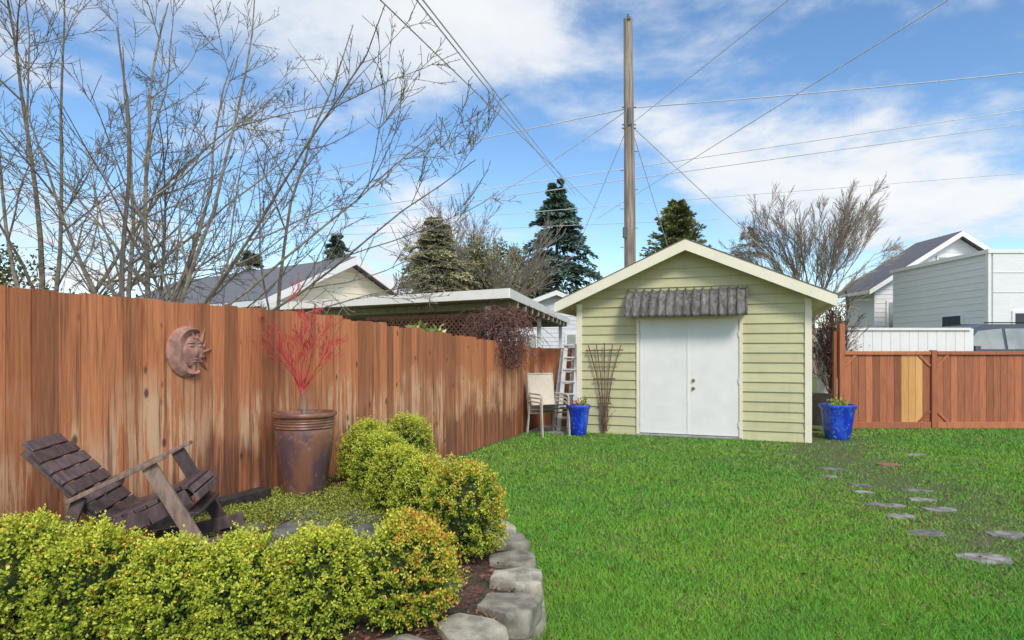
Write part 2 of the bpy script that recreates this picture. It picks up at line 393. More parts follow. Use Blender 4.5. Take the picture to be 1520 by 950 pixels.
# ---------------------------------------------------------------- boxwood
def boxwood(x,y,r,top,orange=0,sprigs=640):
    zb=float(bedz(x,y))-.02;hz=(top-zb)/2;cz=zb+hz
    d=unit(R.normal(size=(sprigs,3)));d[:,2]=np.where(d[:,2]<-.85,-d[:,2],d[:,2])
    lump=1+.09*np.sin(d[:,0]*6+x*9)*np.sin(d[:,1]*5+y*7)+.05*np.sin(d[:,2]*9+x*5)+R.normal(size=sprigs)*.04
    S=np.array([r,r,hz])
    wide=np.stack([1+.22*np.clip(-d[:,2],0,1),1+.22*np.clip(-d[:,2],0,1),np.ones(sprigs)],1)
    base=d*S*wide*(lump*.84)[:,None]
    ax=unit(d*.9+np.array([0,0,.65])+R.normal(size=(sprigs,3))*.35)
    ln=R.uniform(.045,.095,sprigs)
    m=21;t=R.random((sprigs,m))
    c=base[:,None,:]+ax[:,None,:]*(t*ln[:,None])[:,:,None]+R.normal(size=(sprigs,m,3))*.006
    la=ax[:,None,:]*.7+unit(R.normal(size=(sprigs,m,3)))*1.0
    L=np.where(t>.75,.013,.017)*R.uniform(.8,1.25,(sprigs,m))
    c=c.reshape(-1,3)+np.array([x,y,cz]);la=la.reshape(-1,3)
    V=leafquads(c,la,L.ravel(),L.ravel()*.62)
    tt=t[:,:,None];sp=R.random((sprigs,1,1))
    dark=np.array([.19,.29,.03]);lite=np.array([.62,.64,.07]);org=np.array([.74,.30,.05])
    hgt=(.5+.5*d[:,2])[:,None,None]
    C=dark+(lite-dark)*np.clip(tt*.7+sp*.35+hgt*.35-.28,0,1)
    om=np.clip(.35+.5*np.sin(d[:,0]*3+x*11)+.8*d[:,0]+.3*d[:,2],0,1.4)*orange
    isor=(R.random((sprigs,m))<om[:,None]*(.15+.6*t))
    C=np.where(isor[:,:,None],org*(.6+.6*R.random((sprigs,m,1))),C)
    C=C*(.78+.40*R.random((sprigs,m,1)))
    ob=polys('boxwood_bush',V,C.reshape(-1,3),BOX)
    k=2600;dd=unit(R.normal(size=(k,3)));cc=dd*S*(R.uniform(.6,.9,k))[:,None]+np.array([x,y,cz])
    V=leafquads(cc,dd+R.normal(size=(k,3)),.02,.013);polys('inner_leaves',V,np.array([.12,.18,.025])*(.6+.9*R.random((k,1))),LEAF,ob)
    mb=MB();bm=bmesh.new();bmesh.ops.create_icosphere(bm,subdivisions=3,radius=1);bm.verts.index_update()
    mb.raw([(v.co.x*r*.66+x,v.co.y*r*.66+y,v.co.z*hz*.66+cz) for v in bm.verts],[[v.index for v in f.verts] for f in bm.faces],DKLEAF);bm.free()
    for q in range(5):
        a=random.random()*6.28;mb.tube([(x+.02*math.cos(a),y+.02*math.sin(a),zb-.02),(x+.5*r*math.cos(a),y+.5*r*math.sin(a),cz)],.006,5,BARK)
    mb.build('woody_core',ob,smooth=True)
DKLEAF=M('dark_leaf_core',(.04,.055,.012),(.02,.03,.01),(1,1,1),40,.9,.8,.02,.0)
for b in [(-.50,2.94,.230,.715,.55),(-.87,2.84,.205,.685,.05),(-1.18,2.76,.205,.665,.04),(-1.48,2.72,.205,.655,.05),(-1.80,2.72,.235,.725,.16),(-2.17,2.72,.260,.775,.05),(-2.58,2.72,.27,.775,.05),
          (-.31,3.90,.260,.81,.6),(-.60,4.40,.245,.745,.3),(-.88,4.9,.25,.755,.08),(-1.13,5.4,.26,.79,.0),(-1.36,5.95,.27,.83,.0),(-1.08,6.45,.27,.84,.0)]:
    boxwood(*b)

# mulch chips, ground cover
def bedsample(k,xr,yr):
    x=R.uniform(*xr,k);y=R.uniform(*yr,k);ok=inpoly(x,y,[(w.x,w.y) for w in WC[::3]]+[(fx(2.0),2.0),(fx(7.9),7.9)])
    return x[ok],y[ok]
x,y=bedsample(16000,(-3.2,.1),(2.3,7.8));k=len(x)
c=np.stack([x,y,bedz(x,y)+.008+.012*R.random(k)],1);V=leafquads(c,R.normal(size=(k,3))*np.array([1,1,.3]),R.uniform(.015,.045,k),R.uniform(.006,.018,k))
polys('bark_mulch',V,np.array([.24,.12,.08])*(.3+1.1*R.random((k,1))),LEAF)
x,y=bedsample(90000,(-2.4,-.2),(3.5,6.6));
den=np.exp(-((x+1.5)/.6)**2-((y-5.0)/.7)**2)*1.2+.8*np.exp(-((x+2.05)/.25)**2-((y-4.4)/.35)**2)+.35*sn(x,y,5,1)
ok=(R.random(len(x))<np.clip(den,0,1));x=x[ok];y=y[ok];k=len(x)
c=np.stack([x,y,bedz(x,y)+.01+.08*R.random(k)*np.clip(den[ok],.2,1)],1)
V=leafquads(c,R.normal(size=(k,3))+np.array([0,0,.6]),R.uniform(.012,.028,k),.010)
polys('ground_cover_plants',V,np.array([.34,.38,.08])*(.4+.95*R.random((k,1))),LEAF)
oc=np.array(outer[2:34]);i=R.integers(0,len(oc)-1,5000);t=R.random(5000)[:,None];pp=oc[i]*(1-t)+oc[i+1]*t
c=np.stack([pp[:,0]+R.normal(size=5000)*.02,pp[:,1]+R.normal(size=5000)*.02,np.zeros(5000)],1)
V=leafquads(c,R.normal(size=(5000,3))*np.array([.35,.35,.1])+np.array([0,0,1]),R.uniform(.03,.085,5000),.006)
polys('edge_grass',V,np.array([.20,.36,.06])*(.5+.8*R.random((5000,1))),LEAF)
k=700;Yl=R.uniform(3.2,11,k);Xl=R.uniform(-.1,.8,k)*Yl;ok=~inpoly(Xl,Yl,bedpoly)&(Xl>fx(Yl)+.1)&(~((Xl>1)&(Yl>9.8)));Xl=Xl[ok];Yl=Yl[ok];k=len(Xl)
V=leafquads(np.stack([Xl,Yl,np.full(k,.03)],1),R.normal(size=(k,3))*np.array([1,1,.3]),R.uniform(.02,.04,k),.016)
polys('fallen_leaves',V,np.array([.30,.19,.10])*(.4+.9*R.random((k,1))),LEAF)

# ---------------------------------------------------------------- side fence
def ftop(y): 
    return 1.865 if y<5.7 else 1.865-.285*(min(y,12.6)-5.7)/6.5
fm=MB();y=-1.5;i=0;top=1.865
while y<12.62:
    if i%6==0: top=ftop(y)
    wdt=.1385;c=Vector((fx(y),y,0))
    tz=top+random.uniform(-.008,.008)
    off=FN*random.uniform(-.006,.006)
    ang=math.atan2(FD.y,FD.x)
    fm.box(c+off+Vector((0,0,tz/2-.03)),(wdt,.02,tz+.06),FENCE,(random.uniform(-.004,.004),random.uniform(-.003,.003),ang+random.uniform(-.012,.012)))
    y+=.142*FD.y;i+=1
e=empty('wood_fence')
fm.build('boards',e)
fr=MB()
for z in (.45,1.45):
    a=Vector((fx(-1.5),-1.5,z))-FN*.035;b=Vector((fx(12.6),12.6,z-.05))-FN*.035;fr.beam(a,b,.04,.09,FENCE2,FN)
yy=-1.4
while yy<12.6:
    fr.box(Vector((fx(yy),yy,.85))-FN*.1,(.09,.09,1.7),FENCE2,(0,0,ang));yy+=2.2
fr.build('rails_and_posts',e)
bf=MB();P=Vector((fx(12.6)+.02,12.6,0));t=0
while t<1.1:
    c=P+Vector((.938,-.347,0))*t;bf.box(c+Vector((0,0,.78)),(.138,.02,1.58),FENCE,(0,0,-.354));t+=.142
e=empty('wood_fence');bf.build('boards',e)
fr=MB();fr.beam(P+Vector((0,.04,.4)),P+Vector((1.03,-.34,.4)),.04,.09,FENCE2,(0,1,0));fr.beam(P+Vector((0,.04,1.4)),P+Vector((1.03,-.34,1.4)),.04,.09,FENCE2,(0,1,0));fr.build('rails',e)

# right fence
e=empty('panel_fence');b=MB();fr=MB()
yF=12.3
def panel(x0,x1,yel=None):
    x=x0
    while x<x1-.01:
        w=min(.14,x1-x);mt=FENCEY if yel and yel[0]<x<yel[1] else FENCE2
        b.box((x+w/2,yF+.01,.74),(w-.006,.02,1.44),mt);x+=.14
    fr.box(((x0+x1)/2,yF-.012,1.475),(x1-x0,.06,.07),FENCE2);fr.box(((x0+x1)/2,yF-.012,.06),(x1-x0,.05,.12),FENCE2)
    for s in (0,1):
        for zz in (0,1):
            xx=x0 if s==0 else x1;dx=.22 if s==0 else -.22;zt=1.44 if zz else .12;dz=-.22 if zz else .22
            fr.beam((xx+dx,yF-.014,zt),(xx,yF-.014,zt+dz),.02,.05,FENCE2,(0,1,0))
panel(6.52,8.2,(7.58,8.05));panel(8.33,10.6);panel(10.72,13.2)
for x,z in ((6.46,2.05),(8.265,1.53),(10.66,1.53),(13.25,1.53)): fr.box((x,yF,z/2),(.10,.10,z),FENCE2)
fr.box((6.36,yF+.05,.95),(.06,.06,1.9),FENCE2)
b.build('boards',e);fr.build('frame',e,bevel=.004)
e=MB();x=7.3
while x<10.9:
    e.box((x+.11,15,1.2),(.212,.03,1.7),WHITE,rnd=.5);x+=.22
e.box((9.1,14.98,2.04),(3.7,.08,.06),WHITE);e.build('white_vinyl_fence')

# ---------------------------------------------------------------- shed
S=empty('garden_shed',(1.23,11.69,0),math.atan2(-.347,.938))
Wd=3.93;Dp=3.6;eave=2.44;sl=.44;pk=eave+sl*Wd/2
u0,u1,dz=1.148,2.826,2.05
w=MB()
def lap(x0,x1,z0,z1,xa=None,xb=None):
    xa=x0 if xa is None else xa;xb=x1 if xb is None else xb
    if x1-x0<.02:return
    vs=[(x0,-.028,z0),(x1,-.028,z0),(xb,-.003,z1),(xa,-.003,z1),(x0,0,z0),(x1,0,z0),(xb,0.0,z1),(xa,0,z1)]
    w.raw(vs,[(0,1,2,3),(0,4,5,1),(1,5,6,2),(0,3,7,4)],SIDING)
z=.0;st_=.165
while z<pk-.03:
    z1=min(z+st_,pk-.01)
    def lim(zz): 
        if zz<=eave: return (0.0,Wd)
        d=(zz-eave)/sl;return (d,Wd-d)
    A=lim(z);B=lim(z1)
    if z<dz:
        lap(A[0],u0-.02,z,z1);lap(u1+.02,A[1],z,z1)
        if z1>dz: lap(u0-.02,u1+.02,dz+.02,z1)
    elif B[1]-B[0]>.05: lap(A[0],A[1],z,z1,B[0],B[1])
    z=z1
w.prism([(0.005,0.002,0),(Wd-.005,.002,0),(Wd-.005,.002,eave),(Wd/2,.002,pk-.01),(0.005,.002,eave)],(0,Dp,0),SIDING)
zz=0
while zz<eave-.05:
    for xs_,sg in ((0,-1),(Wd,1)):
        w.raw([(xs_+sg*.02,.0,zz),(xs_+sg*.02,Dp,zz),(xs_,Dp,zz+st_),(xs_,0,zz+st_)],[(0,1,2,3)],SIDING)
    zz+=st_
w.build('walls',S)
t=MB()
for x in (-.01,Wd+.01):
    t.box((x+(.045 if x<1 else -.045),-.03,eave/2-.03),(.10,.03,eave-.06),CREAM)
    t.box((x,.06,eave/2-.03),(.03,.12,eave-.06),CREAM)
for x in (u0-.03,u1+.03): t.box((x,-.03,dz/2+.02),(.055,.04,dz+.03),CREAM)
t.box(((u0+u1)/2,-.031,dz+.04),(u1-u0+.12,.04,.06),CREAM)
t.box(((u0+u1)/2,-.05,.02),(u1-u0+.1,.08,.03),CONC)
oh=.36;half=Wd/2+oh
def roofz(x): return pk+.12-abs(x-Wd/2)*sl
for sg in (-1,1):
    c=Wd/2;x1=c+sg*half
    z0=roofz(c);z1=roofz(x1)
    t.prism([(c,-.34,z0),(x1,-.34,z1),(x1,-.34,z1-.19),(c,-.34,z0-.19)],(0,.04,0),CREAM)
    t.prism([(c,-.30,z0-.06),(x1,-.30,z1-.06),(x1,-.30,z1-.085),(c,-.30,z0-.085)],(0,Dp+.55,0),CREAM)
    t.box((x1-sg*.012,Dp/2-.02,z1-.10),(.03,Dp+.6,.14),CREAM)
t.build('trim',S,bevel=.003)
r=MB()
for sg in (-1,1):
    c=Wd/2;x1=c+sg*(half+.02);z0=roofz(c)+.016;z1=roofz(x1)+.016
    r.prism([(c,-.35,z0),(x1,-.35,z1),(x1,-.35,z1-.014),(c,-.35,z0-.014)],(0,Dp+.7,0),SHINGB)
r.build('roof',S)
d=MB();mid=(u0+u1)/2
d.box(((u0+mid)/2,-.012,dz/2+.03),((u1-u0)/2-.010,.04,dz-.04),WHITE,rnd=.5)
d.box(((u1+mid)/2,-.012,dz/2+.03),((u1-u0)/2-.010,.04,dz-.04),WHITE,rnd=.5)
d.box((mid-.0,-.036,dz/2+.03),(.035,.012,dz-.05),WHITE,rnd=.5)
d.build('double_door',S,bevel=.004)
k=MB()
for zz in (.86,1.0):
    k.lathe([(.028,0),(.03,.01),(.018,.02),(.02,.04),(.012,.05)],(0,0,0),14,BRASS)
    m0=len(k.v)-70
    for q in range(m0,len(k.v)):
        a_,b_,c_=k.v[q];k.v[q]=(mid+.09+a_,-.032-c_,zz+b_)
for zz in (.25,1.0,1.8):
    for xx in (u0+.004,u1-.004): k.box((xx,-.045,zz),(.02,.02,.09),ALU)
k.build('knobs_and_hinges',S,smooth=True)
a=MB();ax0,ax1=.95,2.95
prof=[(-.03,2.60),(-.14,2.575),(-.25,2.52),(-.34,2.42),(-.40,2.29),(-.44,2.13)]
ns_=14;sw=(ax1-ax0)/ns_
for i in range(ns_):
    xa=ax0+sw*i;xb=xa+sw;rn=random.uniform(.3,.9);kk=len(prof);sub=6
    vs=[];fs=[]
    for s_ in range(sub+1):
        f_=s_/sub;x=xa+(xb-xa)*f_;dip=.016*math.sin(f_*math.pi)
        for j,(yy,zz) in enumerate(prof): vs.append((x,yy+dip*.8,zz-dip-(0.016*math.sin(f_*math.pi) if j==kk-1 else 0)))
    for s_ in range(sub):
        for j in range(kk-1): fs.append((s_*kk+j,s_*kk+j+1,(s_+1)*kk+j+1,(s_+1)*kk+j))
    a.raw(vs,fs,AWN,rn)
for i in range(ns_+1):
    x=ax0+sw*i
    for j in range(len(prof)-1):
        a.beam((x,prof[j][0]-.010,prof[j][1]+.008),(x,prof[j+1][0]-.014,prof[j+1][1]-.004),.020,.030,AWN,(1,0,0),rnd=.1)
for x in (ax0-.012,ax1): a.prism([(x,-.02,2.59)]+[(x,yy,zz) for yy,zz in prof[1:]]+[(x,-.02,2.20)],(.012,0,0),AWN,.1)
a.box(((ax0+ax1)/2,-.425,2.12),(ax1-ax0+.01,.012,.03),AWN,rnd=.0)
a.build('awning',S)

# trellis on the shed
T=MB();tx=.52
def TP(x,z): return (tx+x,-.10,z)
for i,o in enumerate((-2,-1,0,1,2)):
    pts=[TP(o*.02,.05),TP(o*.035,.6),TP(o*.075,1.1),TP(o*.15,1.62+.02*(2-abs(o)))]
    for q in range(3): T.beam(pts[q],pts[q+1],.016,.016,TREL,(0,1,0))
for z,h in ((.55,.12),(1.0,.2),(1.3,.27),(1.52,.34)): T.beam(TP(-h,z),TP(h,z+.01),.014,.022,TREL,(0,1,0))
for q in range(6):
    p=Vector((tx+random.uniform(-.05,.05),-.13,.05));pts=[p.copy()]
    for s_ in range(7): p=p+Vector((random.uniform(-.08,.08),random.uniform(-.01,.01),random.uniform(.05,.15)));pts.append(p.copy())
    T.tube(pts,.004,4,VINEM)
T.build('garden_trellis')
bpy.data.objects['garden_trellis'].matrix_world=Matrix.Translation((1.23,11.69,0))@Matrix.Rotation(math.atan2(-.347,.938),4,'Z')

# ---------------------------------------------------------------- blue pots
def leafpot(parent,x,y,z,r,h,nn,col,l=.06):
    c=np.stack([x+R.normal(size=nn)*r*.6,y+R.normal(size=nn)*r*.6,z+np.abs(R.normal(size=nn))*h],1)
    V=leafquads(c,R.normal(size=(nn,3))+np.array([0,0,.8]),l,l*.4)
    polys('plant_leaves',V,np.array(col)*(.5+.9*R.random((nn,1))),LEAF,parent)
def bluepot(x,y,r,h,sq=0):
    mb=MB();rf=(lambda an,z:1/(max(abs(math.cos(an)),abs(math.sin(an)))**sq)) if sq else None
    prof=[(r*.60,0),(r*.66,.02),(r*.82,h*.5),(r*.92,h*.86),(r*1.0,h*.90),(r*1.03,h*.96),(r*1.0,h),(r*.88,h),(r*.86,h*.9),(r*.05,h*.9)]
    mb.lathe(prof,(x,y,0),40,BLUE,rfun=rf)
    o=mb.build('blue_planter',smooth=True)
    s_=MB();s_.lathe([(r*.86,0),(r*.6,.015),(.01,.02)],(x,y,h*.9-.005),24,SOIL);s_.build('soil',o)
    return o
o=bluepot(1.19,11.25,.215,.55);leafpot(o,1.19,11.25,.5,.15,.06,120,(.3,.16,.08));leafpot(o,1.3,11.25,.5,.06,.06,60,(.2,.3,.06))
o=bluepot(5.58,10.75,.27,.60,.35);leafpot(o,5.62,10.75,.55,.13,.07,200,(.28,.36,.10))
mb=MB();mb.lathe([(.2,0),(.26,.3),(.29,.55),(.30,.58),(.27,.58),(.25,.5),(.02,.5)],(5.75,11.9,.12),24,TIMB);mb.build('black_planter',smooth=True)

# ---------------------------------------------------------------- ladder & sling chairs
L=MB()
def ladder(L,p,top,w,side):
    p=Vector(p);top=Vector(top);sd=Vector(side)*w/2
    for s_ in (-1,1): L.beam(p+sd*s_,top+sd*s_*.75,.075,.03,ALU,sd)
    for i in range(1,7):
        t_=i/7;c=p.lerp(top,t_);q=sd*(1-.25*t_);L.beam(c-q,c+q,.08,.025,ALU,(0,1,0))
ladder(L,(1.00,11.60,.03),(1.13,11.85,1.62),.30,(.9,-.43,0));ladder(L,(.93,11.95,.03),(1.09,12.05,1.55),.30,(.9,-.43,0))
L.box((1.12,11.9,1.63),(.26,.2,.03),ALU,(0,0,-.4))
L.build('step_ladder')
def slingchair(x,y,rz):
    e=empty('patio_chair',(x,y,0),rz);m=MB();f=MB()
    for q in range(3):
        dz_=q*.07;dx=q*.02
        for s_ in (-1,1):
            yy=s_*.27
            m.tube([(.30+dx,yy,.0+dz_*.0),(.27+dx,yy,.3+dz_),(.26+dx,yy,.56+dz_),(.20+dx,yy,.6+dz_),(-.22+dx,yy,.6+dz_)],.016,8,FRAMEM)
            m.tube([(-.30+dx,yy,.0),(-.24+dx,yy*.95,.35+dz_),(-.33+dx,yy*.95,.95+dz_)],.016,8,FRAMEM)
            m.tube([(.27+dx,yy*.93,.42+dz_),(-.22+dx,yy*.93,.37+dz_)],.014,8,FRAMEM)
        m.tube([(-.33+dx,-.25,.95+dz_),(-.33+dx,.25,.95+dz_)],.015,8,FRAMEM)
        V_=[(.27,.43),(.1,.405),(-.1,.38),(-.2,.40),(-.25,.55),(-.29,.75),(-.33,.95)]
        vs=[(a_+dx,s_*.245,b_+dz_) for a_,b_ in V_ for s_ in (-1,1)]
        f.raw(vs,[(2*i,2*i+1,2*i+3,2*i+2) for i in range(6)],BEIGE,.5)
    m.build('frame',e,smooth=True);f.build('sling_fabric',e,smooth=True)
slingchair(.64,11.35,math.radians(-65))

# ---------------------------------------------------------------- urn with red maple
ux,uy=-1.76,5.32;uz=float(bedz(ux,uy))
u=MB();Hh=.735
prof=[(.150,0),(.158,.015),(.165,.05),(.195,.2),(.222,.36),(.238,.5),(.242,.58),(.238,.60)]
u.lathe(prof,(ux,uy,uz),48,URN)
pr=[(.238,.60)]
for i in range(4): z_=.605+i*.022;pr+=[(.243,z_),(.249,z_+.008),(.243,z_+.016)]
pr+=[(.245,.695),(.262,.705),(.266,.722),(.26,Hh),(.235,Hh),(.225,.70),(.02,.69)]
u.lathe(pr,(ux,uy,uz),48,URNR)
uo=u.build('ceramic_urn_planter',smooth=True)
s_=MB();s_.lathe([(.226,0),(.15,.012),(.01,.015)],(ux,uy,uz+.69),24,SOIL);s_.build('soil',uo)

def grow(mb,p,d,Ln,r,depth,mat,seg=5,wob=.18,up=.05,nch=(3,5),ang=(25,55),shrink=(.45,.7),sides=6,rmin=.0012,tmin=.25,spur=0,tw=None):
    p=Vector(p);d=Vector(d).normalized();pts=[p.copy()];ds=[d.copy()];rs=[r]
    for i in range(seg):
        d=(d+Vector((random.gauss(0,wob),random.gauss(0,wob),random.gauss(0,wob)*.7+up))).normalized()
        p=p+d*Ln/seg;pts.append(p.copy());ds.append(d.copy());rs.append(max(r*(1-.78*(i+1)/seg),rmin))
    mb.tube(pts,rs,sides if r>.006 else 3,mat)
    if spur:
        for q in range(int(Ln*spur)):
            t_=random.uniform(.1,1)*seg;i=min(int(t_),seg-1);c=pts[i].lerp(pts[i+1],t_-i)
            o=Vector((random.gauss(0,1),random.gauss(0,1),random.gauss(0,1)+.5)).normalized();l=random.uniform(.015,.05)
            mb.tube([c,c+o*l],[.0032,.0020],3,mat)
    if depth<=0: return
    for q in range(random.randint(*nch)):
        t_=random.uniform(tmin,.97)*seg;i=min(int(t_),seg-1);c=pts[i].lerp(pts[i+1],t_-i)
        dd=ds[i];a_=math.radians(random.uniform(*ang));pr_=dd.orthogonal().normalized();pr_.rotate(Matrix.Rotation(random.uniform(0,6.283),3,dd))
        nd=dd*math.cos(a_)+pr_*math.sin(a_)
        grow(mb,c,nd,Ln*random.uniform(*shrink)*(1.1-.5*t_/seg),max(rs[i]*.6,rmin),depth-1,mat,max(3,seg-1),wob,up,nch,ang,shrink,max(3,sides-1),rmin,tmin*.6,spur)
random.seed(3)
mp=MB();base=Vector((ux,uy,uz+.70))
mp.tube([base,base+Vector((-.01,0,.12)),base+Vector((-.03,0,.28))],[.013,.010,.008],7,BARKP)
for q in range(16):
    a_=random.uniform(0,6.28);t_=random.uniform(.10,.28);el=random.uniform(.5,3.0)
    grow(mp,base+Vector((-.03*t_/.28,0,t_)),(math.cos(a_),math.sin(a_)*.6,el),random.uniform(.48,.80),.005,3,REDTW,5,.12,.05,(3,4),(18,42),(.34,.55),5,.0019,.35)
mp.build('red_japanese_maple',smooth=False)

# ---------------------------------------------------------------- moon and sun plaque on the fence
pl=MB();pc=Vector((fx(4.63),4.63,1.5))+FN*.03
def PL(a_,b_,o=0): return pc+FD*a_*1.12+Vector((0,0,b_*1.08))+FN*o
cr=[]
for i in range(17):
    a_=math.radians(70+220*i/16);cr.append((.175*math.cos(a_)*.92,.175*math.sin(a_)))
inn=[]
for i in range(13):
    a_=math.radians(290-220*i/12);inn.append((.055+.115*math.cos(a_)*.85,.0+.135*math.sin(a_)))
for i in range(16):
    j=i*12/16;jj=(i+1)*12/16
    def inp(t_):
        t_=12-t_;k_=min(int(t_),11);f_=t_-k_;return (inn[k_][0]*(1-f_)+inn[k_+1][0]*f_,inn[k_][1]*(1-f_)+inn[k_+1][1]*f_)
    A,B,C,D=cr[i],cr[i+1],inp(jj),inp(j)
    def mid_(p,q,t_): return (p[0]*(1-t_)+q[0]*t_,p[1]*(1-t_)+q[1]*t_)
    m1,m2=mid_(A,D,.5),mid_(B,C,.5)
    pl.raw([PL(*A,-.03),PL(*B,-.03),PL(*B,-.005),PL(*A,-.005),PL(*m1,.02),PL(*m2,.02),PL(*D,.0),PL(*C,.0),PL(*D,-.03),PL(*C,-.03)],[(0,1,2,3),(3,2,5,4),(4,5,7,6),(6,7,9,8)],TERRA,.5)
def ell(cx,cy,rx,ry,h0,h,nn=20):
    vs=[];fs=[];rings=5
    for r_ in range(rings+1):
        f_=r_/rings
        for i in range(nn):
            a_=2*math.pi*i/nn;rr=math.cos(f_*math.pi/2);vs.append(PL(cx+rx*rr*math.cos(a_),cy+ry*rr*math.sin(a_),h0+h*math.sin(f_*math.pi/2)))
    for r_ in range(rings):
        for i in range(nn): fs.append((r_*nn+i,r_*nn+(i+1)%nn,(r_+1)*nn+(i+1)%nn,(r_+1)*nn+i))
    pl.raw(vs,fs,TERRA,.5)
ell(.035,0,.10,.115,-.02,.035)
for i in range(9):
    a_=math.radians(-88+176*i/8);ro=.22 if i%2==0 else .175
    w_=.17
    pl.raw([PL(.035+.085*math.cos(a_-w_),.095*math.sin(a_-w_),-.02),PL(.035+.085*math.cos(a_+w_),.095*math.sin(a_+w_),-.02),PL(.02+ro*math.cos(a_+.10)*.85,ro*math.sin(a_+.10),-.01),PL(.035+.085*math.cos(a_),.095*math.sin(a_),.02)],[(0,1,2),(0,3,1),(1,3,2),(2,3,0)],TERRA,.5)
ell(.05,-.0,.014,.038,.008,.022,10);ell(.015,.04,.024,.010,.008,.012,10);ell(.085,.04,.020,.010,.004,.012,10)
ell(.045,-.052,.028,.007,.004,.013,10);ell(.045,-.068,.022,.007,.004,.012,10);ell(.0,-.03,.024,.024,-.002,.014,10);ell(.09,-.03,.02,.022,-.004,.014,10)
ell(.015,.06,.03,.005,.006,.012,10);ell(.085,.06,.024,.005,.002,.012,10)
pl.build('sun_moon_wall_plaque',smooth=True)

# ---------------------------------------------------------------- adirondack chair
A=empty('adirondack_chair');ch=MB();arm=MB()
Wv=Vector((-.115,.46,0)).normalized()*.50;sidev=Wv.normalized()
def CP(X,Z,w=0):
    dx=(X+2.53)*.80
    return Vector((-2.53+dx,3.20+dx*.247,Z))+Wv*w
Tp=(-2.53,1.03);Bt=(-2.02,.585)
nb_=8
for i in range(nb_):
    f=(i+.5)/nb_;X=Tp[0]+(Bt[0]-Tp[0])*f;Z=Tp[1]+(Bt[1]-Tp[1])*f
    c0=CP(X,Z,0);c1=CP(X,Z,1.0)
    sh=[.05,.015][i] if i<2 else 0.0
    dv=(CP(*Bt)-CP(*Tp)).normalized();cc=(c0+c1)/2;Rm=Matrix((sidev,dv,sidev.cross(dv))).transposed()
    ch.box(cc,(.50-sh*2,.066,.02),CHAIRW,Rm)
for w_ in (.08,.5,.92):
    ch.beam(CP(Tp[0]+.02,Tp[1]-.045,w_),CP(Bt[0]+.03,Bt[1]-.07,w_),.03,.04,CHAIRW,sidev)
seat=[(-2.07,.60),(-2.01,.612),(-1.95,.625),(-1.88,.645),(-1.81,.67),(-1.74,.70),(-1.67,.735),(-1.61,.762),(-1.56,.765),(-1.52,.735),(-1.505,.685)]
for i in range(len(seat)-1):
    a_,b_=seat[i],seat[i+1];p,q=CP(*a_,.5),CP(*b_,.5);dv=(q-p).normalized();Rm=Matrix((sidev,dv,sidev.cross(dv))).transposed()
    ch.box((p+q)/2,(.48,(q-p).length-.007,.022),CHAIRW,Rm)
for w_ in (.05,.95):
    pts=[CP(-2.36,.36,w_),CP(-2.10,.54,w_),CP(-1.80,.61,w_),CP(-1.56,.715,w_)]
    for q in range(3): ch.beam(pts[q],pts[q+1],.03,.085,CHAIRW,sidev)
for w_ in (-.05,1.05):
    a0=CP(-2.24,.725,w_);a1=CP(-1.69,.94,w_)
    arm.beam(a0,a1,.085,.022,ARMW,sidev)
    ch.beam(CP(-1.78,.89,w_),CP(-1.42,.36,w_),.03,.075,ARMW if w_<0 else CHAIRW,sidev)
    ch.beam(CP(-2.17,.745,w_),CP(-2.32,.40,w_),.03,.06,CHAIRW,sidev)
for w_ in (.0,1.0):
    pts=[CP(-2.52,.30,w_),CP(-2.10,.36,w_),CP(-1.70,.40,w_),CP(-1.32,.46,w_)]
    for q in range(3): ch.beam(pts[q],pts[q+1],.032,.075,CHAIRW,sidev)
ch.beam(CP(-1.53,.62,-.02),CP(-1.53,.62,1.02),.02,.07,CHAIRW,(0,0,1))
ch.build('seat_back_and_legs',A,bevel=.003);arm.build('armrests',A,bevel=.004)
tb=MB();tb.beam((-2.55,3.95,.33),(-2.02,5.15,.33),.12,.12,TIMB,(1,0,0));tb.beam((-2.35,3.9,.30),(-1.9,4.35,.30),.1,.1,TIMB,(1,0,0));tb.build('landscape_timber',bevel=.01)

# ---------------------------------------------------------------- utility pole and wires
px,py=3.35,18
pm=MB();pm.tube([(px+.06,py,0),(px+.03,py,6),(px-.02,py,11.05)],[.175,.16,.125],14,POLE,.5,cap=True)
for z_ in (8.5,8.0,7.9): pm.tube([(px-.2,py-.05,z_),(px+.2,py-.05,z_)],.02,6,WIRED,cap=True)
pm.tube([(px-.02,py,11.05),(px-.02,py,11.2)],[.04,.03],8,WIRED,cap=True);pm.box((px-.02,py-.02,11.0),(.09,.3,.07),WIRED)
pm.box((px-.13,py-.1,4.9),(.1,.1,.3),WIRED);pm.box((px,py-.16,8.2),(.08,.06,.5),WIRED)
pm.tube([(px+.1,py-.14,0),(px+.06,py-.14,8)],.012,5,WIRED)
for i in range(12): pm.tube([(px+(.17 if i%2 else -.14),py,1.2+i*.55),(px+(.27 if i%2 else -.24),py,1.2+i*.55)],.01,4,WIRED)
pm.build('utility_pole',smooth=True)
wm=MB()
def wire(a_,b_,r=.012,sag=.0,ext=0,mat=WIRE):
    a_=Vector(a_);b_=Vector(b_);b_=b_+(b_-a_)*ext
    pts=[a_.lerp(b_,t_/12)-Vector((0,0,sag*4*(t_/12)*(1-t_/12))) for t_ in range(13)];wm.tube(pts,r,4,mat)
P0=(3.4,18,8.5);P1=(3.4,18,8.02)
wire(P0,(24,18,10.62),.016,.15);wire(P0,(-4.3,25,9.35),.018,.0,2.2)
wire((-1.89,9,6.55),(5.4,40,10.6),.015);wire((-1.37,9,6.55),(2.2,30,9.8),.015,0,.4);wire((-1.28,9,6.55),(2.42,30,9.8),.015,0,.4)
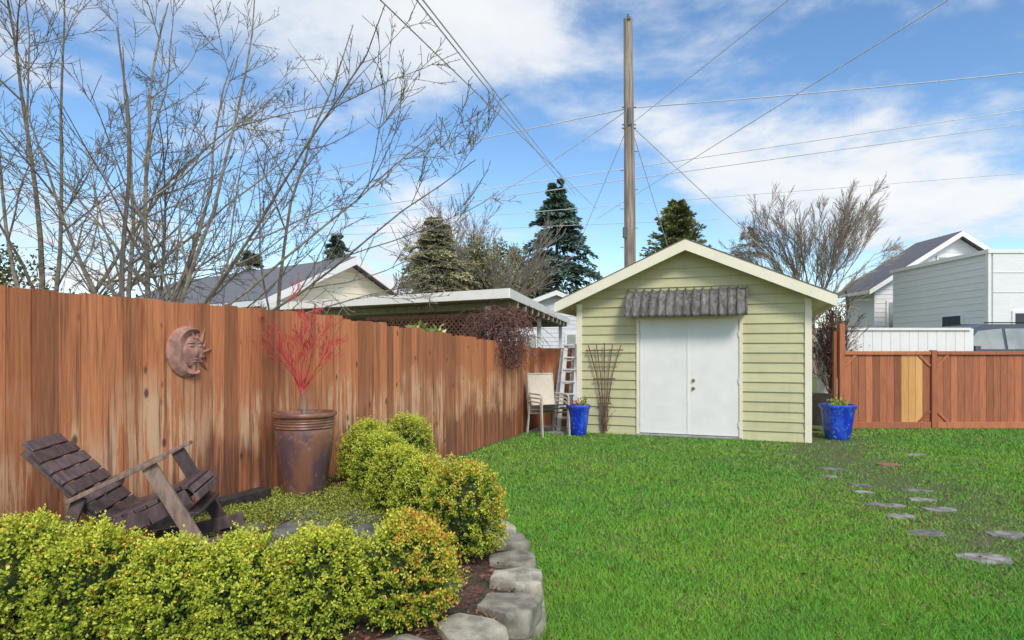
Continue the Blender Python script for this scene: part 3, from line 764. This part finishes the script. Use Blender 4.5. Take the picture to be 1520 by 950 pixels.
wire((-4.25,0,5.37),(-1.89,9,6.55),.008);wire((-2.9,0,5.15),(-1.37,9,6.55),.008);wire((-2.85,0,5.15),(-1.28,9,6.55),.008)
wire((6.94,10,7.1),(5.4,40,9.97),.013);wire((4.39,10,7.1),P1,.010)
wire((7.45,0,6.15),(6.94,10,7.1),.008);wire((5.5,0,6.0),(4.39,10,7.1),.008)
wire((-18,24,5.2),(32,24,12.6),.016,.0);wire((-18,24.2,5.0),(32,24.2,12.0),.016,.0)
wire((-14,35,8.1),(34,35,11.9),.016);wire((-30,36,7.4),(12,36,9.1),.015)
wire(P1,(8.8,24,6.2),.014,0,1.2);wire(P1,(5.8,24,6.07),.012,0,1.0);wire((3.3,18,7.9),(2.96,22,6.75),.010,0,2);wire(P0,(-6,30,6.5),.014,.4)
wm.build('power_lines')

# ---------------------------------------------------------------- bare trees behind the side fence
def bare_tree(name,x,y,stems,mat,z0=0,trunk=None,**kw):
    mb=MB()
    if trunk: mb.tube([(x,y,0),(x+.03,y,z0*.6),(x,y,z0+.1)],[trunk*1.3,trunk,trunk*.8],9,mat)
    for (dx,dy,dz_,Ln,r) in stems:
        grow(mb,(x+random.uniform(-.05,.05),y+random.uniform(-.05,.05),z0+random.uniform(-.3,.05)),(dx,dy,dz_),Ln,r,mat=mat,**kw)
    return mb.build(name,smooth=True)
random.seed(14)
kw=dict(depth=3,seg=9,wob=.075,up=.018,nch=(5,7),ang=(22,55),shrink=(.30,.52),sides=6,rmin=.0036,tmin=.12,spur=9)
bare_tree('bare_plum_tree',-4.35,7.3,[(.05,0.1,1,5.2,.034),(.40,.2,1,5.2,.030),(.85,.35,1.0,5.2,.026),(1.15,.25,.80,4.8,.024),(1.3,.35,.50,3.6,.020),(-.25,0.1,1,5.0,.032),(-.65,.1,1,4.6,.028),(.22,.3,1,5.0,.030),(.62,.05,1,5.2,.026)],LICH,z0=1.3,trunk=.08,**kw)
bare_tree('bare_plum_tree',-6.1,8.0,[(0,0.1,1,5.6,.040),(.35,0.1,1,5.2,.034),(-.35,0,1,5,.032),(.65,.2,.95,4.9,.028),(.15,0,1,5.2,.032),(.95,.3,.8,4.2,.026)],LICH,z0=1.2,trunk=.1,**kw)
kwt=dict(kw);kwt.update(spur=4,nch=(4,6))
bare_tree('bare_plum_tree',-5.6,9.6,[(.1,0,1,4.2,.03),(.6,.1,1,4.2,.026),(-.4,.1,1,4,.026),(1.1,.2,.8,3.8,.022),(-.9,.1,.9,3.6,.022)],LICH,z0=1.0,trunk=.07,**kwt)
kw2=dict(kw);kw2.update(nch=(3,5),shrink=(.2,.38))
bare_tree('bare_sapling_tree',-3.85,10.2,[(.03,0,1,6.4,.036),(-.3,0.2,1,3.8,.024)],LICH,z0=1.2,trunk=.05,**kw2)
bare_tree('bare_sapling_tree',-4.15,6.7,[(.0,0.05,1,4.6,.034)],BARK,z0=1.2,trunk=.045,**kw2)

# rounded leafy shrubs
def shrub(name,x,y,z,rx,ry,rz,nn,l,cols,clumps=60,stems=True):
    cd=unit(R.normal(size=(clumps,3)))*R.uniform(.35,1,(clumps,1))*np.array([rx,ry,rz])
    idx=R.integers(0,clumps,nn);cr_=min(rx,ry,rz)*.28
    c=cd[idx]+R.normal(size=(nn,3))*cr_*.6+np.array([x,y,z])
    V=leafquads(c,R.normal(size=(nn,3)),l*R.uniform(.7,1.3,nn),l*.5)
    cb=np.array(cols)[R.integers(0,len(cols),nn)];sh=(.55+.8*R.random(clumps))[idx]
    ob=polys(name,V,cb*sh[:,None],LEAF)
    if stems:
        mb=MB()
        for q in range(10): grow(mb,(x,y,max(z-rz*2.2,0)),(random.gauss(0,.4),random.gauss(0,.4),1),rz*2.6,.03*rz+.01,1,BARK,5,.1,.02,(3,4),rmin=.004)
        mb.build('stems',ob)
    return ob
shrub('evergreen_shrub',-7.3,8.6,2.1,.9,.8,1.0,5000,.07,[(.10,.13,.04),(.18,.19,.08),(.24,.24,.12)])
shrub('evergreen_shrub',-5.6,8.9,1.80,1.1,.6,.55,3600,.06,[(.10,.12,.05),(.22,.22,.12)])
shrub('laurel_shrub',-1.4,9.2,1.66,.38,.3,.22,900,.11,[(.36,.42,.14),(.6,.58,.3),(.18,.26,.07)],30)

# brown vine tangle spilling over the fence
random.seed(5);vm=MB()
for q in range(520):
    p=Vector((random.gauss(-.20,.24),random.gauss(10.9,.25),random.uniform(1.4,2.2)))
    d=Vector((random.gauss(0,1),random.gauss(0,.6),random.uniform(.2,1))).normalized();pts=[p.copy()]
    for s_ in range(6): d=(d+Vector((random.gauss(0,.35),random.gauss(0,.3),-.38))).normalized();p=p+d*.09;pts.append(p.copy())
    vm.tube(pts,[.007,.006,.005,.005,.004,.003,.003],3,VINEM)
vo=vm.build('climbing_vine')
nn=6500;c=np.stack([R.normal(-.14,.24,nn),R.normal(10.80,.22,nn),R.uniform(1.2,2.25,nn)],1)
ok=(np.abs(c[:,0]+.14)<.16+.36*np.sqrt(np.clip((c[:,2]-1.1),0,1)));c=c[ok];nn=len(c)
V=leafquads(c,R.normal(size=(nn,3)),.04,.014);polys('dried_leaves',V,np.array([.22,.11,.09])*(.3+R.random((nn,1))*1.2),LEAF,vo)

# ---------------------------------------------------------------- conifers and background trees
def conifer(name,x,y,H,Rd,col,nb=150,per=110,droop=.35,z0f=.12,shape=.85,ndl=1.0,rag=.35):
    zf=z0f+(1-z0f)*np.sort(R.random(nb))**.9
    Lb=Rd*(1-zf)**shape*R.uniform(1-rag,1.1,nb)+.15
    az=R.random(nb)*2*np.pi
    s=R.uniform(.05,1,(nb,per))
    out=np.stack([np.cos(az),np.sin(az)],1)
    rr=s*Lb[:,None];z=zf[:,None]*H-droop*rr*s*.9+.15*rr*(1-s)
    c=np.zeros((nb,per,3));c[:,:,0]=out[:,0:1]*rr;c[:,:,1]=out[:,1:2]*rr;c[:,:,2]=z
    sp=(.05+.20*(1-s)*1.0)*Lb[:,None]
    perp=np.stack([-out[:,1],out[:,0]],1);o=R.normal(size=(nb,per))*sp
    c[:,:,0]+=perp[:,0:1]*o;c[:,:,1]+=perp[:,1:2]*o;c[:,:,2]+=-np.abs(o)*.3+R.normal(size=(nb,per))*.04*H/12
    ax=np.zeros((nb,per,3));ax[:,:,0]=out[:,0:1]+perp[:,0:1]*o/(sp+.01)*.8;ax[:,:,1]=out[:,1:2]+perp[:,1:2]*o/(sp+.01)*.8;ax[:,:,2]=-.35*np.sign(droop)+R.normal(size=(nb,per))*.3
    c=c.reshape(-1,3)+np.array([x,y,0]);nn=len(c)
    l=H*.028*R.uniform(.6,1.4,nn)*ndl
    V=leafquads(c,ax.reshape(-1,3)+R.normal(size=(nn,3))*.25,l,l*.38)
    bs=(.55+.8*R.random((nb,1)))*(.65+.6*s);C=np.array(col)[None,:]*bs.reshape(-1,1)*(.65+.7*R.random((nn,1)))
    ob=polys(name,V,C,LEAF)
    mb=MB();mb.tube([(x,y,0),(x,y,H*.6),(x,y,H*.99)],[H*.018,H*.009,.02],8,BARK)
    for i in range(nb):
        if i%2==0: mb.tube([(x,y,zf[i]*H),(x+out[i,0]*Lb[i]*.9,y+out[i,1]*Lb[i]*.9,zf[i]*H-droop*Lb[i]*.7)],[.03,.012],3,BARK)
    mb.build('trunk_and_limbs',ob)
conifer('spruce_tree',3.15,44,13.6,5.6,(.11,.17,.135),160,190,.30,.2,.80,.8,.5)
conifer('cedar_tree',-4.4,36,9.2,4.2,(.28,.27,.15),250,150,.20,.2,.60,.8,.5)
conifer('fir_tree',8.2,31,8.85,3.2,(.20,.22,.09),220,120,-.25,.3,.64,.75,.5)
conifer('cedar_tree',14.0,37,8.8,3.4,(.26,.24,.14),80,60,.3,.3,.62,.65,.6)
conifer('spruce_tree',-11.2,40,9.0,3.0,(.10,.14,.11),130,120,.3,.1,.8)
conifer('fir_tree',-12.5,30,6.3,2.4,(.11,.14,.08),150,110,.2,.1,.7)
shrub('madrone_tree',-1.9,38,6.3,2.0,1.8,2.0,6500,.2,[(.30,.30,.13),(.38,.36,.18),(.2,.22,.1)],80)
shrub('oak_tree',.6,42,6.0,2.0,1.6,2.4,6500,.22,[(.2,.22,.11),(.32,.30,.17)],70)
random.seed(33)
kw3=dict(depth=3,seg=6,wob=.045,up=.015,nch=(6,8),ang=(12,32),shrink=(.42,.62),sides=5,rmin=.0075,tmin=.15)
def st(nn,sp,L0,r): return [(random.gauss(0,sp),random.gauss(0,sp),1,L0*random.uniform(.8,1.05),r) for _ in range(nn)]
def stems_fan(nn,mx,L0,r): return [(mx*(2*i/(nn-1)-1)+random.gauss(0,.04),random.gauss(0,.35),1,L0*random.uniform(.92,1.03),r) for i in range(nn)]
bare_tree('bare_maple_tree',13.4,28,stems_fan(13,.95,5.0,.045),BARKP,z0=2.8,trunk=.16,**kw3)
kw5=dict(kw3);kw5.update(depth=3,rmin=.010,nch=(5,7))
bare_tree('bare_alder_tree',-3.0,39,st(10,.2,8.2,.07),BARKP,z0=1,trunk=.15,**kw5)
bare_tree('bare_alder_tree',-1.4,37,st(8,.25,7.2,.07),BARKP,z0=1,trunk=.15,**kw5)
kw4=dict(kw3);kw4.update(depth=3,rmin=.005,nch=(4,6))
bare_tree('bare_hazel_bush',7.45,14.6,st(12,.16,1.9,.02),VINEM,z0=.5,**kw4)
nn=1800;c=np.stack([R.normal(7.5,.28,nn),R.normal(14.8,.3,nn),R.uniform(.9,2.6,nn)],1);polys('bramble_bush',leafquads(c,R.normal(size=(nn,3)),.05,.03),np.array([[.30,.18,.11],[.24,.25,.12]])[R.integers(0,2,nn)]*(.4+R.random((nn,1))),LEAF)
nn=26000;xx=R.uniform(-90,110,nn);hh=2.2+1.6*np.abs(sn(xx,xx*.3,.35,1))
c=np.stack([xx,72+R.normal(size=nn)*2,R.random(nn)**.8*hh*1.2],1)
polys('distant_trees',leafquads(c,R.normal(size=(nn,3)),.8,.5),np.array([.12,.15,.09])*(.5+.8*R.random((nn,1))),LEAF)

# ---------------------------------------------------------------- neighbour houses
def gable_house(name,peak,d,w_,ez,pz,length,wallm,roofm,trim,oh=.4,windows=()):
    e=empty(name,(peak[0],peak[1],0),math.atan2(d[1],d[0]));b=MB();s=(pz-ez)/w_
    b.prism([(-w_+oh,0,0),(w_-oh,0,0),(w_-oh,0,ez+s*oh-.05),(0,0,pz-.05),(-w_+oh,0,ez+s*oh-.05)],(0,length,0),wallm)
    z=.3
    while z<pz-.2:
        hw=min(w_-oh,(pz-z)/s)-.06
        b.box((0,-.012,z),(2*hw,.02,.012),wallm,rnd=0);z+=.22
    b.build('walls',e)
    r=MB();t=MB()
    for sg in (-1,1):
        r.prism([(0,-.5,pz+.1),(sg*w_,-.5,ez+.1),(sg*w_,-.5,ez),(0,-.5,pz)],(0,length+.8,0),roofm)
        t.prism([(0,-.54,pz+.08),(sg*(w_+.03),-.54,ez+.06),(sg*(w_+.03),-.54,ez-.16),(0,-.54,pz-.16)],(0,.04,0),trim)
        t.box((sg*(w_+.02),length/2,ez-.02),(.04,length+.9,.16),trim)
    for (x,z,ww,hh) in windows:
        t.box((x,-.04,z),(ww+.2,.06,hh+.2),trim);r.box((x,-.07,z),(ww,.03,hh),GLASSL);t.box((x,-.085,z),(.05,.02,hh),trim)
    r.build('roof',e);t.build('trim',e);return e
gable_house('gabled_house',(-5.3,20),(.6,.8),3.2,2.85,4.40,11,CREAM,SHING,WHITEH)
gable_house('grey_house',(2.2,33),(.98,.2),4.2,3.0,4.6,8,GREYW,SHING,WHITEH,windows=[(-1.5,1.9,1.0,1.0),(1.2,1.9,1.0,1.0)])

# carport
C=empty('carport');r=MB()
c1=Vector((-.06,12.95,0));c2=Vector((-6.6,16.9,0));c3=Vector((2.3,25,0));c4=c2+(c3-c1)
zt=2.78
poly=[c1,c3,c4,c2]
r.prism([p+Vector((0,0,zt-.14)) for p in poly],(0,0,.10),CEIL)
r.build('roof_deck',C)
f=MB()
def fas(a_,b_,h,zc,m):
    f.beam(a_+Vector((0,0,zc)),b_+Vector((0,0,zc)),.04,h,m,(0,1,0) if abs((b_-a_).x)>abs((b_-a_).y) else (1,0,0))
fas(c1,c2,.20,zt-.07,FASC);fas(c1,c3,.20,zt-.07,FASC)
for i in range(1,12):
    a_=c1.lerp(c3,i/12);b_=c2.lerp(c4,i/12);f.beam(a_+Vector((0,0,zt-.24)),b_+Vector((0,0,zt-.24)),.05,.16,CEIL,(0,1,0))
for p in (c1.lerp(c2,.08)+Vector((.05,.6,0)),c1.lerp(c2,.95)+Vector((.05,.6,0)),c1.lerp(c3,.5)-Vector((.3,0,0)),c3-Vector((.4,.4,0))):
    f.box((p.x,p.y,1.25),(.12,.12,2.5),WHITEH)
f.build('fascia_and_beams',C)
l=MB()
la,lb=Vector((-3.7,15.9,0)),Vector((-.25,13.9,0))
Ld=(lb-la).normalized();LL=(lb-la).length
for z_ in (1.55,2.33): l.beam(la+Vector((0,0,z_)),lb+Vector((0,0,z_)),.04,.09,LATT,(0,1,0))
k=0
while k<LL-.8:
    for s_ in (0,1):
        a_=la+Ld*(k+(.75 if s_ else 0));b_=la+Ld*(k+(0 if s_ else .75))
        off=Vector((0,.012*s_,0));l.beam(a_+off+Vector((0,0,1.58)),b_+off+Vector((0,0,2.32)),.01,.035,LATT,(0,1,0))
    k+=.13
l.beam(la+Vector((0,0,.8)),lb+Vector((0,0,.8)),.03,1.5,LATT,(0,1,0))
l.build('lattice_screen',C)
wb_=MB();a_=c2.lerp(c4,.35);b_=c1.lerp(c3,.35);wb_.beam(a_+Vector((0,0,1.25)),a_.lerp(b_,.8)+Vector((0,0,1.25)),.1,2.5,DARK,(0,1,0));wb_.build('shade_panel',C)  # near-black panel under the roof, carport shade put into its colour

# ---------------------------------------------------------------- right-hand houses and car
gable_house('white_house',(21.2,30),(1,0),4.35,4.35,7.1,2.6,WHITEH,SHING,WHITE,oh=.5,windows=[(-2.35,3.1,1.7,1.5),(-.3,5.7,1.0,.6)])
G=empty('garage_building');b=MB();t=MB()
b.box((21.0,25.0,2.55),(8.2,5.6,4.9),WHITEH,rnd=.5)
b.box((21.05,22.17,2.55),(8.1,.06,4.85),WHITEH)
for q in range(1,20): b.box((16.895,25.0,.25*q),(.02,5.55,.008),GREYW,rnd=0)
b.build('walls',G)
t.box((21.0,25.0,5.05),(8.4,5.8,.14),WHITE);t.box((16.87,22.2,2.6),(.10,.14,4.8),WHITE)
t.box((16.86,24.0,2.4),(.06,1.15,1.1),WHITE);t.box((16.82,24.0,2.4),(.04,.95,.9),GLASS)
t.box((18.6,22.12,2.4),(1.9,.06,1.1),WHITE);t.box((18.6,22.08,2.4),(1.7,.04,.9),GLASS)
for z_ in (3.6,4.3): t.box((21,22.13,z_),(8,.02,.02),GREYW)
t.build('trim_and_windows',G)
gable_house('low_house',(31,42),(1,0),5.5,5.4,8.2,6,WHITEH,SHINGB,WHITEH)

car=empty('parked_suv',(10.40,16.2,.42));b=MB()
def side(pts,y0,dy,m): b.prism([(x,y0,z) for x,z in pts],(0,dy,0),m,.5)
side([(0,.38),(-.02,.7),(.08,.92),(.5,1.02),(1.12,1.10),(4.5,1.14),(4.68,1.0),(4.7,.42),(4.2,.3),(.4,.3)],0,1.85,CARP)
gp=[(1.05,1.09),(1.62,1.70),(1.95,1.80),(3.9,1.80),(4.25,1.72),(4.52,1.12)]
vs=[(x,(.0+ (z-1.09)*.22),z) for x,z in gp]+[(x,1.85-(z-1.09)*.22,z) for x,z in gp];n6=len(gp)
b.raw(vs,[tuple(range(n6)),tuple(range(2*n6-1,n6-1,-1))]+[(i,(i+1)%n6,n6+(i+1)%n6,n6+i) for i in range(n6)],CARP,.5)
for sy in (0,1):
    def sp_(x,z): yy=(z-1.09)*.22-.012;return (x,yy if sy==0 else 1.85-yy,z)
    for q in ([(1.30,1.14),(1.72,1.62),(2.35,1.68),(2.35,1.14)],[(2.43,1.14),(2.43,1.68),(3.3,1.69),(3.3,1.14)],[(3.38,1.15),(3.38,1.69),(3.95,1.68),(4.3,1.16)]):
        b.raw([sp_(*a_) for a_ in q],[(0,1,2,3)],GLASSL)
b.raw([(1.088,.08,1.16),(1.088,1.77,1.16),(1.568,1.68,1.68),(1.568,.17,1.68)],[(0,1,2,3)],GLASS)
for yy in (.25,1.6): b.beam((2.0,yy,1.84),(4.0,yy,1.84),.03,.03,TYRE,(0,1,0))
for yy in (-.12,1.97): b.box((1.5,yy,1.16),(.14,.18,.13),CARP)
b.box((-.03,.92,.7),(.04,1.1,.2),TYRE)
for yy in (.2,1.6): b.box((-.0,yy,.78),(.08,.3,.14),GLASSL)
b.build('body',car)
b=MB()
for x in (.85,3.75):
    for yy in (-.02,1.63):
        b.tube([(x,yy,.36),(x,yy+.24,.36)],.36,24,TYRE,.5,cap=True);b.tube([(x,yy-.01,.36),(x,yy+.25,.36)],.2,16,ALU,.5,cap=True)
b.build('wheels',car)

# ---------------------------------------------------------------- sky, sun, camera
w=bpy.data.worlds.new('World');scene.world=w;w.use_nodes=True;nt=w.node_tree
bg=nt.nodes['Background']
sky=nt.nodes.new('ShaderNodeTexSky');sky.sky_type='NISHITA';sky.sun_disc=False
SEL=math.radians(42);SAZ=math.radians(165)
sky.sun_elevation=SEL;sky.sun_rotation=SAZ;sky.air_density=1.0;sky.dust_density=.2;sky.ozone_density=2.0
tc=nt.nodes.new('ShaderNodeTexCoord');sp=nt.nodes.new('ShaderNodeSeparateXYZ');nt.links.new(tc.outputs['Generated'],sp.inputs[0])
hs=nt.nodes.new('ShaderNodeHueSaturation');hs.inputs['Saturation'].default_value=1.15;hs.inputs['Value'].default_value=1.25
nt.links.new(sky.outputs[0],hs.inputs['Color'])
zz=mul(nt,mul(nt,sp.outputs['Z'],0.0,'MAXIMUM'),.16,'ADD')
cx=mul(nt,sp.outputs['X'],zz,'DIVIDE');cy=mul(nt,sp.outputs['Y'],zz,'DIVIDE')
cb=nt.nodes.new('ShaderNodeCombineXYZ');nt.links.new(cx,cb.inputs[0]);nt.links.new(cy,cb.inputs[1]);cb.inputs[2].default_value=2.7
n1=noise_node(nt,cb.outputs[0],1.15,7,.60);n1.inputs['Distortion'].default_value=.2
n2=noise_node(nt,cb.outputs[0],.45,1,.5)
s=mul(nt,mul(nt,n1.outputs['Fac'],.80),mul(nt,n2.outputs['Fac'],.40),'ADD')
el=maprange(nt,sp.outputs['Z'],.12,.42,-.065,.075,False)
s=mul(nt,s,el,'ADD')
# cloud bank is thicker towards the west (left of the yard)
s=mul(nt,s,maprange(nt,sp.outputs['X'],-.5,.1,.035,0,False),'ADD')
fac=maprange(nt,s,.545,.685)
fac=mul(nt,fac,.95)
cc=mix(nt,maprange(nt,n1.outputs['Fac'],.42,.68),(4.8,5.3,6.0),(6.4,6.5,6.6))
c=mix(nt,fac,hs.outputs[0],cc)
nt.links.new(c,bg.inputs['Color']);bg.inputs['Strength'].default_value=.15
sun=bpy.data.lights.new('sun','SUN');sun.energy=2.7;sun.angle=math.radians(16);sun.color=(1,.93,.83)
so=bpy.data.objects.new('sun',sun);COL.objects.link(so)
dv=Vector((math.sin(SAZ)*math.cos(SEL),math.cos(SAZ)*math.cos(SEL),math.sin(SEL)))
so.rotation_euler=dv.to_track_quat('Z','Y').to_euler();so.location=dv*50
cam=bpy.data.cameras.new('camera');co=bpy.data.objects.new('camera',cam);COL.objects.link(co)
co.location=(0,0,CAMZ);co.rotation_euler=(math.radians(90),0,0)
cam.sensor_width=36;cam.lens=22.03;cam.shift_y=.0309;cam.clip_end=2000;cam.clip_start=.05
scene.camera=co
scene.view_settings.view_transform='Standard';scene.view_settings.look='None';scene.view_settings.exposure=0
